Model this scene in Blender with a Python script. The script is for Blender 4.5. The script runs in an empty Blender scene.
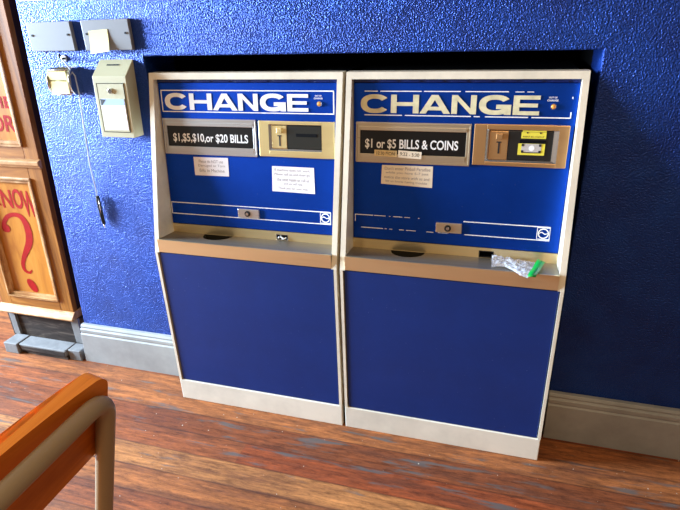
import bpy, bmesh, math, random
from mathutils import Vector, Matrix, noise
random.seed(7)
C = bpy.context.scene.collection
PI = math.pi

# ------------------------------------------------------------------ materials
def lin(c):
    return tuple(((v/255)/12.92 if v/255 <= .04045 else ((v/255+.055)/1.055)**2.4) for v in c) + (1,)
class NT:
    def __init__(s, name):
        s.m = bpy.data.materials.new(name); s.m.use_nodes = True
        s.t = s.m.node_tree; s.b = s.t.nodes['Principled BSDF']
    def n(s, typ, **kw):
        nd = s.t.nodes.new(typ)
        for k, v in kw.items():
            if k.startswith('_'): setattr(nd, k[1:], v)
            else: nd.inputs[k.replace('#', ' ')].default_value = v
        return nd
    def l(s, a, b): s.t.links.new(a, b)
    def set(s, **kw):
        for k, v in kw.items(): s.b.inputs[k.replace('_', ' ')].default_value = v
        return s
    def coords(s, scale=(1, 1, 1), obj=True):
        tc = s.n('ShaderNodeTexCoord'); mp = s.n('ShaderNodeMapping'); mp.inputs['Scale'].default_value = scale
        s.l(tc.outputs['Object'], mp.inputs[0]); return mp.outputs[0]
def ramp(nt, fac, stops, interp='LINEAR'):
    r = nt.n('ShaderNodeValToRGB'); cr = r.color_ramp; cr.interpolation = interp
    while len(cr.elements) < len(stops): cr.elements.new(.5)
    for e, (p, c) in zip(cr.elements, stops): e.position = p; e.color = c
    nt.l(fac, r.inputs[0]); return r.outputs[0]
def simple(name, col, rough=.5, metal=0, spec=.5, coat=0, bump=0, bscale=200, vary=0, **kw):
    nt = NT(name); nt.set(Base_Color=lin(col), Roughness=rough, Metallic=metal)
    nt.b.inputs['Specular IOR Level'].default_value = spec
    if coat: nt.b.inputs['Coat Weight'].default_value = coat; nt.b.inputs['Coat Roughness'].default_value = .08
    co = nt.coords()
    if vary:
        nz = nt.n('ShaderNodeTexNoise', Scale=vary, Detail=5.0, Roughness=.65); nt.l(co, nz.inputs[0])
        c = lin(col)
        d = tuple(v*.72 for v in c[:3])+(1,)
        nt.l(ramp(nt, nz.outputs[0], [(.3, d), (.6, c)]), nt.b.inputs['Base Color'])
    if bump:
        nz = nt.n('ShaderNodeTexNoise', Scale=bscale, Detail=3.0); nt.l(co, nz.inputs[0])
        bp = nt.n('ShaderNodeBump', Strength=bump, Distance=.002); nt.l(nz.outputs[0], bp.inputs['Height']); nt.l(bp.outputs[0], nt.b.inputs['Normal'])
    return nt.m

def wall_paint():
    nt = NT('textured_blue_paint'); nt.set(Base_Color=lin((36, 66, 156)), Roughness=.42, Metallic=.5)
    nt.b.inputs['Specular IOR Level'].default_value = .55
    co = nt.coords()
    a = nt.n('ShaderNodeTexNoise', Scale=240.0, Detail=1.5, Roughness=.5, Distortion=.0); nt.l(co, a.inputs[0])
    b = nt.n('ShaderNodeTexNoise', Scale=9.0, Detail=3.0); nt.l(co, b.inputs[0])
    m = nt.n('ShaderNodeMath', _operation='MULTIPLY_ADD'); m.inputs[1].default_value = .5
    nt.l(b.outputs[0], m.inputs[0]); nt.l(a.outputs[0], m.inputs[2])
    bp = nt.n('ShaderNodeBump', Strength=1.0, Distance=.0045); nt.l(m.outputs[0], bp.inputs['Height']); nt.l(bp.outputs[0], nt.b.inputs['Normal'])
    nt.l(ramp(nt, b.outputs[0], [(.3, lin((6, 44, 120))), (.7, lin((12, 60, 146)))]), nt.b.inputs['Base Color'])
    return nt.m

def enamel(name, col, rough=.22, metal=0, coat=.3):
    nt = NT(name); nt.set(Base_Color=lin(col), Roughness=rough, Metallic=metal)
    nt.b.inputs['Coat Weight'].default_value = coat; nt.b.inputs['Coat Roughness'].default_value = .12
    co = nt.coords()
    a = nt.n('ShaderNodeTexNoise', Scale=6.0, Detail=6.0, Roughness=.7); nt.l(co, a.inputs[0])
    c = lin(col); d = tuple(v*.86 for v in c[:3])+(1,)
    base = ramp(nt, a.outputs[0], [(.35, d), (.65, c)])
    # fine scuffs
    v = nt.n('ShaderNodeTexNoise', Scale=260.0, Detail=1.0); nt.l(co, v.inputs[0])
    sc = ramp(nt, v.outputs[0], [(.78, (0, 0, 0, 1)), (.82, (1, 1, 1, 1))])
    mx = nt.n('ShaderNodeMix', _data_type='RGBA'); nt.l(sc, mx.inputs[0]); nt.l(base, mx.inputs[6]); mx.inputs[7].default_value = lin((120, 130, 170))
    nt.l(mx.outputs[2], nt.b.inputs['Base Color'])
    return nt.m

def brushed(name, col, rough=.3, axis=(3, 60, 400)):
    nt = NT(name); nt.set(Base_Color=lin(col), Metallic=.86, Roughness=rough)
    co = nt.coords(axis)
    a = nt.n('ShaderNodeTexNoise', Scale=1.0, Detail=4.0); nt.l(co, a.inputs[0])
    r = nt.n('ShaderNodeMapRange'); r.inputs['To Min'].default_value = rough*.7; r.inputs['To Max'].default_value = rough*1.4
    nt.l(a.outputs[0], r.inputs[0]); nt.l(r.outputs[0], nt.b.inputs['Roughness'])
    bp = nt.n('ShaderNodeBump', Strength=.12, Distance=.001); nt.l(a.outputs[0], bp.inputs['Height']); nt.l(bp.outputs[0], nt.b.inputs['Normal'])
    return nt.m

def wood(name, c0, c1, c2, axis=(30, 30, 2.2), rough=.45, dirt=False):
    nt = NT(name); nt.set(Roughness=rough); nt.b.inputs['Specular IOR Level'].default_value = .22
    co = nt.coords(axis)
    a = nt.n('ShaderNodeTexNoise', Scale=1.5, Detail=6.0, Roughness=.6, Distortion=.9); nt.l(co, a.inputs[0])
    col = ramp(nt, a.outputs[0], [(.3, lin(c0)), (.52, lin(c1)), (.7, lin(c2))])
    nt.l(col, nt.b.inputs['Base Color'])
    bp = nt.n('ShaderNodeBump', Strength=.15, Distance=.001); nt.l(a.outputs[0], bp.inputs['Height']); nt.l(bp.outputs[0], nt.b.inputs['Normal'])
    return nt.m

def floor_mat():
    nt = NT('worn_fir_floorboards'); nt.set(Roughness=.5); nt.b.inputs['Specular IOR Level'].default_value = .28
    tc = nt.n('ShaderNodeTexCoord'); sep = nt.n('ShaderNodeSeparateXYZ'); nt.l(tc.outputs['Object'], sep.inputs[0])
    def math_(op, a, b=None):
        m = nt.n('ShaderNodeMath', _operation=op)
        for i, v in enumerate((a, b)):
            if v is None: continue
            if isinstance(v, (int, float)): m.inputs[i].default_value = v
            else: nt.l(v, m.inputs[i])
        return m.outputs[0]
    wob = nt.n('ShaderNodeTexNoise', Scale=2.0, Detail=1.0); nt.l(tc.outputs['Object'], wob.inputs[0])
    y = math_('DIVIDE', math_('ADD', sep.outputs[1], 5.013), .0838)
    idx = math_('FLOOR', y); fr = math_('FRACT', y)
    # board ends, a different run for each board
    wn0 = nt.n('ShaderNodeTexWhiteNoise', _noise_dimensions='1D'); nt.l(idx, wn0.inputs['W'])
    xo = math_('ADD', math_('DIVIDE', sep.outputs[0], 5.3), math_('MULTIPLY', wn0.outputs[0], 7.0))
    xi = math_('FLOOR', xo); xf = math_('FRACT', xo)
    cb = nt.n('ShaderNodeCombineXYZ'); nt.l(idx, cb.inputs[0]); nt.l(xi, cb.inputs[1])
    wn = nt.n('ShaderNodeTexWhiteNoise', _noise_dimensions='2D'); nt.l(cb.outputs[0], wn.inputs[0])
    base = ramp(nt, wn.outputs[0], [(0, lin((112, 62, 38))), (.2, lin((150, 84, 48))), (.4, lin((168, 108, 62))), (.55, lin((154, 78, 42))), (.72, lin((138, 70, 40))), (.86, lin((186, 128, 76))), (1, lin((158, 94, 56)))])
    # grain, shifted per board
    cg = nt.n('ShaderNodeCombineXYZ')
    nt.l(math_('ADD', math_('MULTIPLY', sep.outputs[0], 5.0), math_('MULTIPLY', wn.outputs[0], 40)), cg.inputs[0])
    nt.l(math_('MULTIPLY', sep.outputs[1], 95), cg.inputs[1]); nt.l(wn.outputs[0], cg.inputs[2])
    g = nt.n('ShaderNodeTexNoise', Scale=1.0, Detail=9.0, Roughness=.78, Distortion=.35); nt.l(cg.outputs[0], g.inputs[0])
    gr = ramp(nt, g.outputs[0], [(.26, (.3, .27, .27, 1)), (.42, (.72, .68, .66, 1)), (.55, (1.0, .98, .95, 1)), (.72, (1.5, 1.42, 1.32, 1))])
    m1 = nt.n('ShaderNodeMix', _data_type='RGBA', _blend_type='MULTIPLY'); m1.inputs[0].default_value = 1
    nt.l(base, m1.inputs[6]); nt.l(gr, m1.inputs[7])
    # dark ingrained wear
    mp = nt.n('ShaderNodeMapping'); mp.inputs['Scale'].default_value = (1.5, 16, 1); nt.l(tc.outputs['Object'], mp.inputs[0])
    w = nt.n('ShaderNodeTexNoise', Scale=1.3, Detail=7.0, Roughness=.75); nt.l(mp.outputs[0], w.inputs[0])
    wf = ramp(nt, w.outputs[0], [(.45, (0, 0, 0, 1)), (.66, (.85, .85, .85, 1))])
    m2 = nt.n('ShaderNodeMix', _data_type='RGBA'); nt.l(wf, m2.inputs[0]); nt.l(m1.outputs[2], m2.inputs[6]); m2.inputs[7].default_value = lin((88, 52, 38))
    mpg = nt.n('ShaderNodeMapping'); mpg.inputs['Scale'].default_value = (14, 60, 1); nt.l(tc.outputs['Object'], mpg.inputs[0])
    fg = nt.n('ShaderNodeTexNoise', Scale=1.0, Detail=8.0, Roughness=.85); nt.l(mpg.outputs[0], fg.inputs[0])
    fgr = ramp(nt, fg.outputs[0], [(.36, (.42, .38, .36, 1)), (.5, (.92, .9, .88, 1)), (.64, (1.28, 1.2, 1.12, 1))])
    m2b = nt.n('ShaderNodeMix', _data_type='RGBA', _blend_type='MULTIPLY'); m2b.inputs[0].default_value = 1; nt.l(m2.outputs[2], m2b.inputs[6]); nt.l(fgr, m2b.inputs[7]); m2 = m2b
    # old grey-teal paint left in a band in front of the wall and the machines
    mp2 = nt.n('ShaderNodeMapping'); mp2.inputs['Scale'].default_value = (4.2, 30, 1); mp2.inputs['Location'].default_value = (1.7, 2.3, 0); nt.l(tc.outputs['Object'], mp2.inputs[0])
    p = nt.n('ShaderNodeTexNoise', Scale=1.0, Detail=6.0, Roughness=.62); nt.l(mp2.outputs[0], p.inputs[0])
    band = nt.n('ShaderNodeMapRange', _interpolation_type='SMOOTHSTEP')
    band.inputs['From Min'].default_value = .0; band.inputs['From Max'].default_value = .42
    nt.l(math_('ABSOLUTE', math_('ADD', sep.outputs[1], .10)), band.inputs[0])
    band.inputs['To Min'].default_value = .10; band.inputs['To Max'].default_value = -.06
    pv = math_('ADD', p.outputs[0], band.outputs[0])
    pf = ramp(nt, pv, [(.645, (0, 0, 0, 1)), (.72, (.75, .75, .75, 1))])
    m3 = nt.n('ShaderNodeMix', _data_type='RGBA'); nt.l(pf, m3.inputs[0]); nt.l(m2.outputs[2], m3.inputs[6]); m3.inputs[7].default_value = lin((84, 86, 84))
    # pale flecks
    f = nt.n('ShaderNodeTexNoise', Scale=75.0, Detail=2.0); nt.l(tc.outputs['Object'], f.inputs[0])
    ff = ramp(nt, f.outputs[0], [(.735, (0, 0, 0, 1)), (.76, (1, 1, 1, 1))])
    m4 = nt.n('ShaderNodeMix', _data_type='RGBA'); nt.l(ff, m4.inputs[0]); nt.l(m3.outputs[2], m4.inputs[6]); m4.inputs[7].default_value = lin((190, 176, 160))
    # joints
    e = math_('MINIMUM', fr, math_('SUBTRACT', 1.0, fr))
    ex = math_('MINIMUM', xf, math_('SUBTRACT', 1.0, xf))
    j = math_('MINIMUM', e, math_('MULTIPLY', ex, 400.0))
    jf = ramp(nt, j, [(.0, (.6, .6, .6, 1)), (.05, (0, 0, 0, 1))])
    m5 = nt.n('ShaderNodeMix', _data_type='RGBA'); nt.l(jf, m5.inputs[0]); nt.l(m4.outputs[2], m5.inputs[6]); m5.inputs[7].default_value = lin((60, 34, 24))
    nt.l(m5.outputs[2], nt.b.inputs['Base Color'])
    hb = math_('SUBTRACT', math_('MULTIPLY', g.outputs[0], .35), math_('MULTIPLY', jf, .6))
    bp = nt.n('ShaderNodeBump', Strength=.5, Distance=.002); nt.l(hb, bp.inputs['Height']); nt.l(bp.outputs[0], nt.b.inputs['Normal'])
    rr = nt.n('ShaderNodeMapRange'); rr.inputs['To Min'].default_value = .42; rr.inputs['To Max'].default_value = .6; nt.l(w.outputs[0], rr.inputs[0]); nt.l(rr.outputs[0], nt.b.inputs['Roughness'])
    return nt.m

M = {}
M['wall'] = wall_paint()
M['floor'] = floor_mat()
M['black'] = simple('matt_black_paint', (12, 12, 14), .8, spec=.1)
M['dark'] = simple('dark_steel', (20, 20, 22), .55, spec=.2)
M['gloom'] = simple('painted_gloom', (14, 13, 14), .9, spec=.05)  # near-black colour stands in for the lack of light in recess and passage
M['cream'] = simple('cream_enamel', (236, 226, 204), .32, bump=.1, bscale=300, vary=4)
M['kick'] = simple('cream_kick_enamel', (232, 224, 206), .38, bump=.1, bscale=200, vary=3)
M['blue_up'] = enamel('blue_panel_enamel', (14, 72, 190), .44, .92, .08)
M['blue_door'] = enamel('blue_door_enamel', (8, 50, 126), .45, .25, .1)
M['blue_trim'] = simple('blue_hinge_metal', (16, 40, 110), .35)
M['white_ink'] = simple('white_ink', (240, 240, 238), .5)
M['cream_ink'] = simple('yellowed_ink', (226, 218, 178), .5, vary=30)
M['steel'] = brushed('brushed_tray_steel', (238, 216, 168), .34)
M['tray_floor'] = brushed('shaded_tray_steel', (150, 142, 128), .42)  # tray floor steel, its darker shade put into the base colour
M['plate_gold'] = brushed('gold_toned_plate', (236, 214, 152), .36)
M['plate_bronze'] = brushed('bronze_toned_plate', (208, 164, 112), .38)
M['alu'] = brushed('aluminium', (206, 204, 202), .3)
M['alu_warm'] = brushed('warm_aluminium', (220, 204, 176), .3)
M['chrome'] = simple('chrome', (225, 225, 228), .12, 1)
M['olive'] = simple('dark_olive_plastic', (36, 32, 22), .75, spec=.2, bump=.1)
M['blk_plastic'] = simple('black_plastic', (26, 25, 24), .4)
M['sign_black'] = simple('black_sign_face', (10, 10, 11), .3)
M['yellow'] = simple('yellow_sticker', (226, 212, 70), .5)
M['bill'] = simple('printed_bill_picture', (196, 190, 184), .6, vary=700)
M['ink'] = simple('black_ink', (24, 24, 26), .6)
M['grey_ink'] = simple('grey_ink', (148, 140, 146), .7)
M['orange'] = simple('amber_lamp', (236, 150, 60), .25, coat=.5)
M['paper'] = simple('white_paper', (240, 236, 236), .7)
M['paper_warm'] = simple('aged_paper', (240, 228, 204), .7)
M['tape'] = simple('aged_masking_tape', (232, 206, 150), .6, vary=60)
M['base_blue'] = simple('pale_gloss_trim_paint', (152, 153, 150), .42, bump=.15, bscale=60, vary=5)
M['grey_plate'] = simple('grey_plastic_plate', (120, 120, 122), .5)
M['note'] = simple('pale_yellow_paper', (234, 224, 160), .8)
M['box'] = simple('putty_enamel', (186, 181, 148), .42, bump=.1)
M['blue_print'] = simple('pale_blue_print', (160, 186, 226), .6)
M['string'] = simple('grey_cord', (170, 172, 180), .6)
M['pen'] = simple('dark_pen_plastic', (16, 17, 20), .6, spec=.2)
M['oak'] = wood('golden_varnished_wood', (112, 66, 22), (150, 94, 34), (172, 114, 48))
M['oak_h'] = wood('golden_varnished_wood_rail', (112, 66, 22), (150, 94, 34), (172, 114, 48), axis=(2.2, 30, 30))
M['oak_lt'] = wood('highlit_moulding', (140, 90, 46), (176, 130, 82), (198, 162, 116), axis=(8, 30, 8))  # paler tones paint a highlight onto the mouldings
M['oak_panel'] = wood('honey_wood_panel', (158, 94, 28), (178, 114, 38), (190, 128, 50), axis=(12, 12, 3), rough=.4)
M['oak_dark'] = simple('shaded_side_wood', (50, 30, 16), .6)  # cabinet side in shade, the shade painted into its brown
M['red'] = simple('red_sign_paint', (160, 14, 8), .7, spec=.1, vary=25)
M['plinth'] = simple('worn_grey_paint', (116, 114, 112), .7, bump=.5, bscale=90, vary=24)
M['plinth_dk'] = wood('grimy_dark_board', (32, 24, 20), (52, 41, 34), (84, 72, 62), axis=(6, 30, 30), rough=.8)
M['chair_wood'] = wood('orange_varnished_plywood', (186, 92, 24), (208, 112, 32), (222, 128, 44), axis=(20, 2.5, 20), rough=.38)
M['chair_edge'] = wood('plywood_edge', (214, 128, 44), (232, 146, 56), (240, 164, 74), axis=(90, 2.5, 30), rough=.42)
M['tube'] = simple('taupe_painted_tube', (140, 122, 92), .4, bump=.05)
M['rubber'] = simple('rubber', (30, 28, 26), .8)
M['plaster'] = simple('warm_plaster', (105, 84, 62), .8)
M['ceil'] = simple('ceiling_paint', (110, 98, 80), .9)
M['green'] = simple('green_zip_plastic', (8, 140, 52), .35)
def bagmat():
    nt = NT('clear_crumpled_plastic'); nt.set(Base_Color=lin((225, 228, 236)), Roughness=.18)
    tr = nt.n('ShaderNodeBsdfTransparent'); mx = nt.n('ShaderNodeMixShader')
    co = nt.coords(); nz = nt.n('ShaderNodeTexNoise', Scale=120.0, Detail=4.0, Distortion=1.5); nt.l(co, nz.inputs[0])
    nt.l(ramp(nt, nz.outputs[0], [(.35, (.2, .2, .2, 1)), (.65, (.75, .75, .75, 1))]), mx.inputs[0])
    bp = nt.n('ShaderNodeBump', Strength=.6, Distance=.003); nt.l(nz.outputs[0], bp.inputs['Height']); nt.l(bp.outputs[0], nt.b.inputs['Normal'])
    nt.l(tr.outputs[0], mx.inputs[1]); nt.l(nt.b.outputs[0], mx.inputs[2])
    nt.l(mx.outputs[0], nt.t.nodes['Material Output'].inputs[0]); return nt.m
M['bag'] = bagmat()

# ------------------------------------------------------------------ mesh helpers
class MB:
    def __init__(s, xf=None): s.v = []; s.f = []; s.mi = []; s.xf = xf; s.smooth = []
    def add(s, vs, fs, mat=0, smooth=False):
        o = len(s.v)
        s.v += [tuple(s.xf(*p)) if s.xf else tuple(p) for p in vs]
        for f in fs: s.f.append([i+o for i in f]); s.mi.append(mat); s.smooth.append(smooth)
        return s
    def box(s, x0, x1, y0, y1, z0, z1, mat=0):
        v = [(x, y, z) for z in (z0, z1) for y in (y0, y1) for x in (x0, x1)]
        return s.add(v, [(0, 2, 3, 1), (4, 5, 7, 6), (0, 1, 5, 4), (2, 6, 7, 3), (0, 4, 6, 2), (1, 3, 7, 5)], mat)
    def ngon(s, pts, mat=0): return s.add(pts, [tuple(range(len(pts)))], mat)
    def prism(s, poly, a, b, ax='x', mat=0):
        # poly in the two other axes, extruded along ax from a to b
        def P(u, w, t): return {'x': (t, u, w), 'y': (u, t, w), 'z': (u, w, t)}[ax]
        n = len(poly)
        v = [P(u, w, a) for u, w in poly]+[P(u, w, b) for u, w in poly]
        f = [tuple(range(n))[::-1], tuple(range(n, 2*n))]+[(i, (i+1) % n, (i+1) % n+n, i+n) for i in range(n)]
        return s.add(v, f, mat)
    def ringrect(s, x0, x1, z0, z1, w, y0, y1, mat=0):
        s.box(x0, x1, y0, y1, z0, z0+w, mat); s.box(x0, x1, y0, y1, z1-w, z1, mat)
        s.box(x0, x0+w, y0, y1, z0+w, z1-w, mat); s.box(x1-w, x1, y0, y1, z0+w, z1-w, mat); return s
    def disc(s, c, r, h0, h1, ax='y', n=24, mat=0, r1=None):
        r1 = r if r1 is None else r1
        poly0 = [(math.cos(2*PI*i/n), math.sin(2*PI*i/n)) for i in range(n)]
        def P(u, w, t): return {'x': (t, c[1]+u, c[2]+w), 'y': (c[0]+u, t, c[2]+w), 'z': (c[0]+u, c[1]+w, t)}[ax]
        v = [P(u*r, w*r, h0) for u, w in poly0]+[P(u*r1, w*r1, h1) for u, w in poly0]
        s.add(v, [tuple(range(n))[::-1], tuple(range(n, 2*n))], mat)
        return s.add(v, [(i, (i+1) % n, (i+1) % n+n, i+n) for i in range(n)], mat, True)
    def tube(s, path, r, n=10, mat=0, caps=True, closed=False):
        P = [Vector(p) for p in path]; rs = r if isinstance(r, (list, tuple)) else [r]*len(P)
        rings = []; ref = None
        for i, p in enumerate(P):
            t = (P[min(i+1, len(P)-1)]-P[max(i-1, 0)])
            if closed: t = P[(i+1) % len(P)]-P[i-1]
            t.normalize()
            if ref is None: ref = t.orthogonal().normalized()
            ref = (ref-t*ref.dot(t)).normalized(); b = t.cross(ref)
            rings.append([tuple(p+(ref*math.cos(2*PI*k/n)+b*math.sin(2*PI*k/n))*rs[i]) for k in range(n)])
        v = [q for rg in rings for q in rg]; f = []
        m = len(P) if closed else len(P)-1
        for i in range(m):
            j = (i+1) % len(P)
            for k in range(n): f.append((i*n+k, i*n+(k+1) % n, j*n+(k+1) % n, j*n+k))
        s.add(v, f, mat, True)
        if caps and not closed:
            s.add(rings[0], [tuple(range(n))[::-1]], mat); s.add(rings[-1], [tuple(range(n))], mat)
        return s
    def sphere(s, c, r, n=16, m=10, mat=0, sc=(1, 1, 1)):
        v = []; f = []
        for i in range(m+1):
            a = PI*i/m
            for k in range(n):
                b = 2*PI*k/n; v.append((c[0]+sc[0]*r*math.sin(a)*math.cos(b), c[1]+sc[1]*r*math.sin(a)*math.sin(b), c[2]+sc[2]*r*math.cos(a)))
        for i in range(m):
            for k in range(n): f.append((i*n+k, i*n+(k+1) % n, (i+1)*n+(k+1) % n, (i+1)*n+k))
        return s.add(v, f, mat, True)
    def build(s, name, mats, parent=None, bevel=0, loc=None, seg=2, recalc=True, weld=True):
        me = bpy.data.meshes.new(name); me.from_pydata(s.v, [], s.f)
        if not isinstance(mats, (list, tuple)): mats = [mats]
        for m in mats: me.materials.append(M[m] if isinstance(m, str) else m)
        for p, mi, sm in zip(me.polygons, s.mi, s.smooth): p.material_index = mi; p.use_smooth = sm
        bm = bmesh.new(); bm.from_mesh(me)
        if weld: bmesh.ops.remove_doubles(bm, verts=bm.verts, dist=1e-6)
        if recalc: bmesh.ops.recalc_face_normals(bm, faces=bm.faces)
        bm.to_mesh(me); bm.free(); me.update()
        o = bpy.data.objects.new(name, me); C.objects.link(o)
        if parent: o.parent = parent
        if loc: o.location = loc
        if bevel:
            b = o.modifiers.new('bevel', 'BEVEL'); b.width = bevel; b.segments = seg; b.limit_method = 'ANGLE'; b.angle_limit = math.radians(40)
        return o
def tag(o, label=None, cat=None, group=None, kind=None):
    for k, v in (('label', label), ('category', cat), ('group', group), ('kind', kind)):
        if v: o[k] = v
    return o
def thing(name, label, cat, loc=(0, 0, 0), group=None):
    o = bpy.data.objects.new(name, None); C.objects.link(o); o.location = loc; o.empty_display_size = .05
    return tag(o, label, cat, group)

def text_geo(body, bold=0.0, spacing=1.0):
    cu = bpy.data.curves.new('lettering_outline', 'FONT'); cu.body = body; cu.size = 1; cu.offset = bold; cu.resolution_u = 5; cu.space_character = spacing; cu.align_x = 'CENTER'
    o = bpy.data.objects.new('lettering_outline', cu); C.objects.link(o)
    dg = bpy.context.evaluated_depsgraph_get(); dg.update()
    me = o.evaluated_get(dg).to_mesh()
    vs = [(v.co.x, v.co.y) for v in me.vertices]; fs = [tuple(p.vertices) for p in me.polygons]
    o.evaluated_get(dg).to_mesh_clear(); bpy.data.objects.remove(o); bpy.data.curves.remove(cu)
    return vs, fs
def put_text(mb, body, x0, x1, z0, z1, y, mat=1, bold=0.0, spacing=1.0, keep=False):
    vs, fs = text_geo(body, bold, spacing)
    ax = min(v[0] for v in vs); bx = max(v[0] for v in vs); ay = min(v[1] for v in vs); by = max(v[1] for v in vs)
    mb.add([(x0+(x1-x0)*(v[0]-ax)/(bx-ax), y, z0+(z1-z0)*(v[1]-ay)/(by-ay)) for v in vs], fs, mat)

# ------------------------------------------------------------------ camera (solved from the photograph's vanishing lines)
cy, sy_, cp, sp = math.cos(-.298), math.sin(-.298), math.cos(-.4276), math.sin(-.4276)
fwd = Vector((sy_*cp, cy*cp, sp)); rgt = Vector((cy, -sy_, 0)); up = rgt.cross(fwd)
ro = -.0367
r2 = rgt*math.cos(ro)+up*math.sin(ro); u2 = -rgt*math.sin(ro)+up*math.cos(ro)
cam = bpy.data.cameras.new('camera'); cam.sensor_width = 36; cam.lens = 533.89/680*36; cam.clip_start = .02
co = bpy.data.objects.new('camera', cam); C.objects.link(co)
mw = Matrix.Identity(4)
for i in range(3): mw[i][0] = r2[i]; mw[i][1] = u2[i]; mw[i][2] = -fwd[i]
mw[0][3], mw[1][3], mw[2][3] = .4099, -1.3102, 1.2477
co.matrix_world = mw
bpy.context.scene.camera = co

# ------------------------------------------------------------------ setting
YW = .13; RL, RR, RT = -.613, .6245, 1.147        # wall plane and recess opening
def edge(z): return -1.108+.061*z                 # slightly leaning left end of the blue wall
XL, XR, YF, ZC = -4.4, 3.0, -3.6, 2.7
w = MB()
N = 12
# wall faces (front), each a slab cell
def slab(mb, pts, y0, y1):
    n = len(pts); v = [(x, y0, z) for x, z in pts]+[(x, y1, z) for x, z in pts]
    mb.add(v, [tuple(range(n)), tuple(range(n, 2*n))[::-1]]+[(i, i+n, (i+1) % n+n, (i+1) % n) for i in range(n)])
slab(w, [(edge(0), 0), (RL, 0), (RL, RT), (RR, RT), (RR, 0), (XR, 0), (XR, ZC), (edge(ZC), ZC)], YW, YW+.16)
ob = w.build('wall_back', 'wall', bevel=.004, weld=False, recalc=False); tag(ob, kind='structure')
# the dark inside of the recess
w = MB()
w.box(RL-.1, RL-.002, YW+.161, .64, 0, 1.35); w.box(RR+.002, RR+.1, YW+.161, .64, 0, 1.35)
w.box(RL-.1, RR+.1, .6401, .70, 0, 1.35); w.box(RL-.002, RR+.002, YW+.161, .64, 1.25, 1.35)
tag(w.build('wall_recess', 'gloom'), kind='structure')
# dark passage behind the wooden cabinet
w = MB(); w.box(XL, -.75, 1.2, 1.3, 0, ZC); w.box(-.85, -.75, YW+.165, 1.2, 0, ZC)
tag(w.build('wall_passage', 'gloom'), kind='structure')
tag(MB().box(XL-.1, XR+.1, YF-.1, 1.3, -.1, 0).build('floor', 'floor'), kind='structure')
tag(MB().box(XL-.1, XR+.1, YF-.1, 1.3, ZC, ZC+.1).build('ceiling', 'ceil'), kind='structure')
tag(MB().box(XR, XR+.1, YF, YW+.16, 0, ZC).build('wall_right', 'plaster'), kind='structure')
tag(MB().box(XL, XR, YF-.1, YF, 0, ZC).build('wall_front', 'plaster'), kind='structure')
WY0, WY1, WZ0, WZ1 = -1.75, .05, .75, 2.15
w = MB(); w.box(XL-.1, XL, YF, 1.2, 0, WZ0); w.box(XL-.1, XL, YF, 1.2, WZ1, ZC); w.box(XL-.1, XL, YF, WY0, WZ0, WZ1); w.box(XL-.1, XL, WY1, 1.2, WZ0, WZ1)
tag(w.build('wall_left', 'plaster'), kind='structure')
w = MB(xf=lambda x, y, z: (XL-.06+y, x, z)); w.ringrect(WY0, WY1, WZ0, WZ1, .045, -.02, .02); w.box(WY0+.045, WY1-.045, -.012, .012, 1.44, 1.47)
tag(w.build('window_1', 'kick', bevel=.004), kind='structure')

def baseboard(name, x0, x1, x0t=None, jog=0):
    prof = [(0, 0), (-.0255, 0), (-.0255, .128), (-.021, .134), (-.0235, .139), (-.0235, .150), (-.017, .154), (-.019, .160), (-.014, .168), (0, .168)]
    mb = MB(); n = len(prof); v = []
    for x, xt, dy in ((x0, x0 if x0t is None else x0t, 0), (x1, x1, jog)):
        v += [(x+(xt-x)*z/.168, YW+y+dy, z) for y, z in prof]
    mb.add(v, [tuple(range(n)), tuple(range(n, 2*n))[::-1]]+[(i, (i+1) % n, (i+1) % n+n, i+n) for i in range(n)])
    return tag(mb.build(name, 'base_blue', bevel=.0015), kind='structure')
baseboard('baseboard_left', -1.112, RL+.0, x0t=-1.1)
baseboard('baseboard_right', RR+.0, XR)

# ------------------------------------------------------------------ change machines
W_, H_, ZK = .5985, 1.101, .5755
def yp(z): return .095+.0998*(z-.6392)
def pan(x, y, z): return (x, yp(z)+y*.995, z+.0)   # y: distance out of the upper panel (negative = towards the room)

def arc_letter(mb, x0, x1, z0, z1, tv, th, kind, y, mat=0):
    cx, cz = (x0+x1)/2, (z0+z1)/2; a, b = (x1-x0)/2, (z1-z0)/2
    def se(t, A, B, p=.86):
        c, s = math.cos(t), math.sin(t)
        return (cx+A*math.copysign(abs(c)**p, c), cz+B*math.copysign(abs(s)**p, s))
    t0 = math.radians(34); t1 = 2*PI-math.radians(34 if kind == 'C' else 20); n = 40
    o = [se(t0+(t1-t0)*i/n, a, b) for i in range(n+1)]; i_ = [se(t0+(t1-t0)*i/n, a-tv, b-th) for i in range(n+1)]
    i_ = [(p[0], p[1]) for p in i_]
    v = [(p[0], y, p[1]) for p in o]+[(p[0], y, p[1]) for p in i_]
    mb.add(v, [(k, k+1, n+1+k+1, n+1+k) for k in range(n)], mat)
    if kind == 'G':
        mb.add([(x1-tv*.95, y-.0004, z0+.0005), (x1, y-.0004, z0+.0005), (x1, y-.0004, cz+.001), (x1-tv*.95, y-.0004, cz+.001)], [(0, 1, 2, 3)], mat)
        mb.add([(cx+a*.08, y-.0007, cz+.001), (x1, y-.0007, cz+.001), (x1, y-.0007, cz-th*.85), (cx+a*.08, y-.0007, cz-th*.85)], [(0, 1, 2, 3)], mat)

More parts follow.
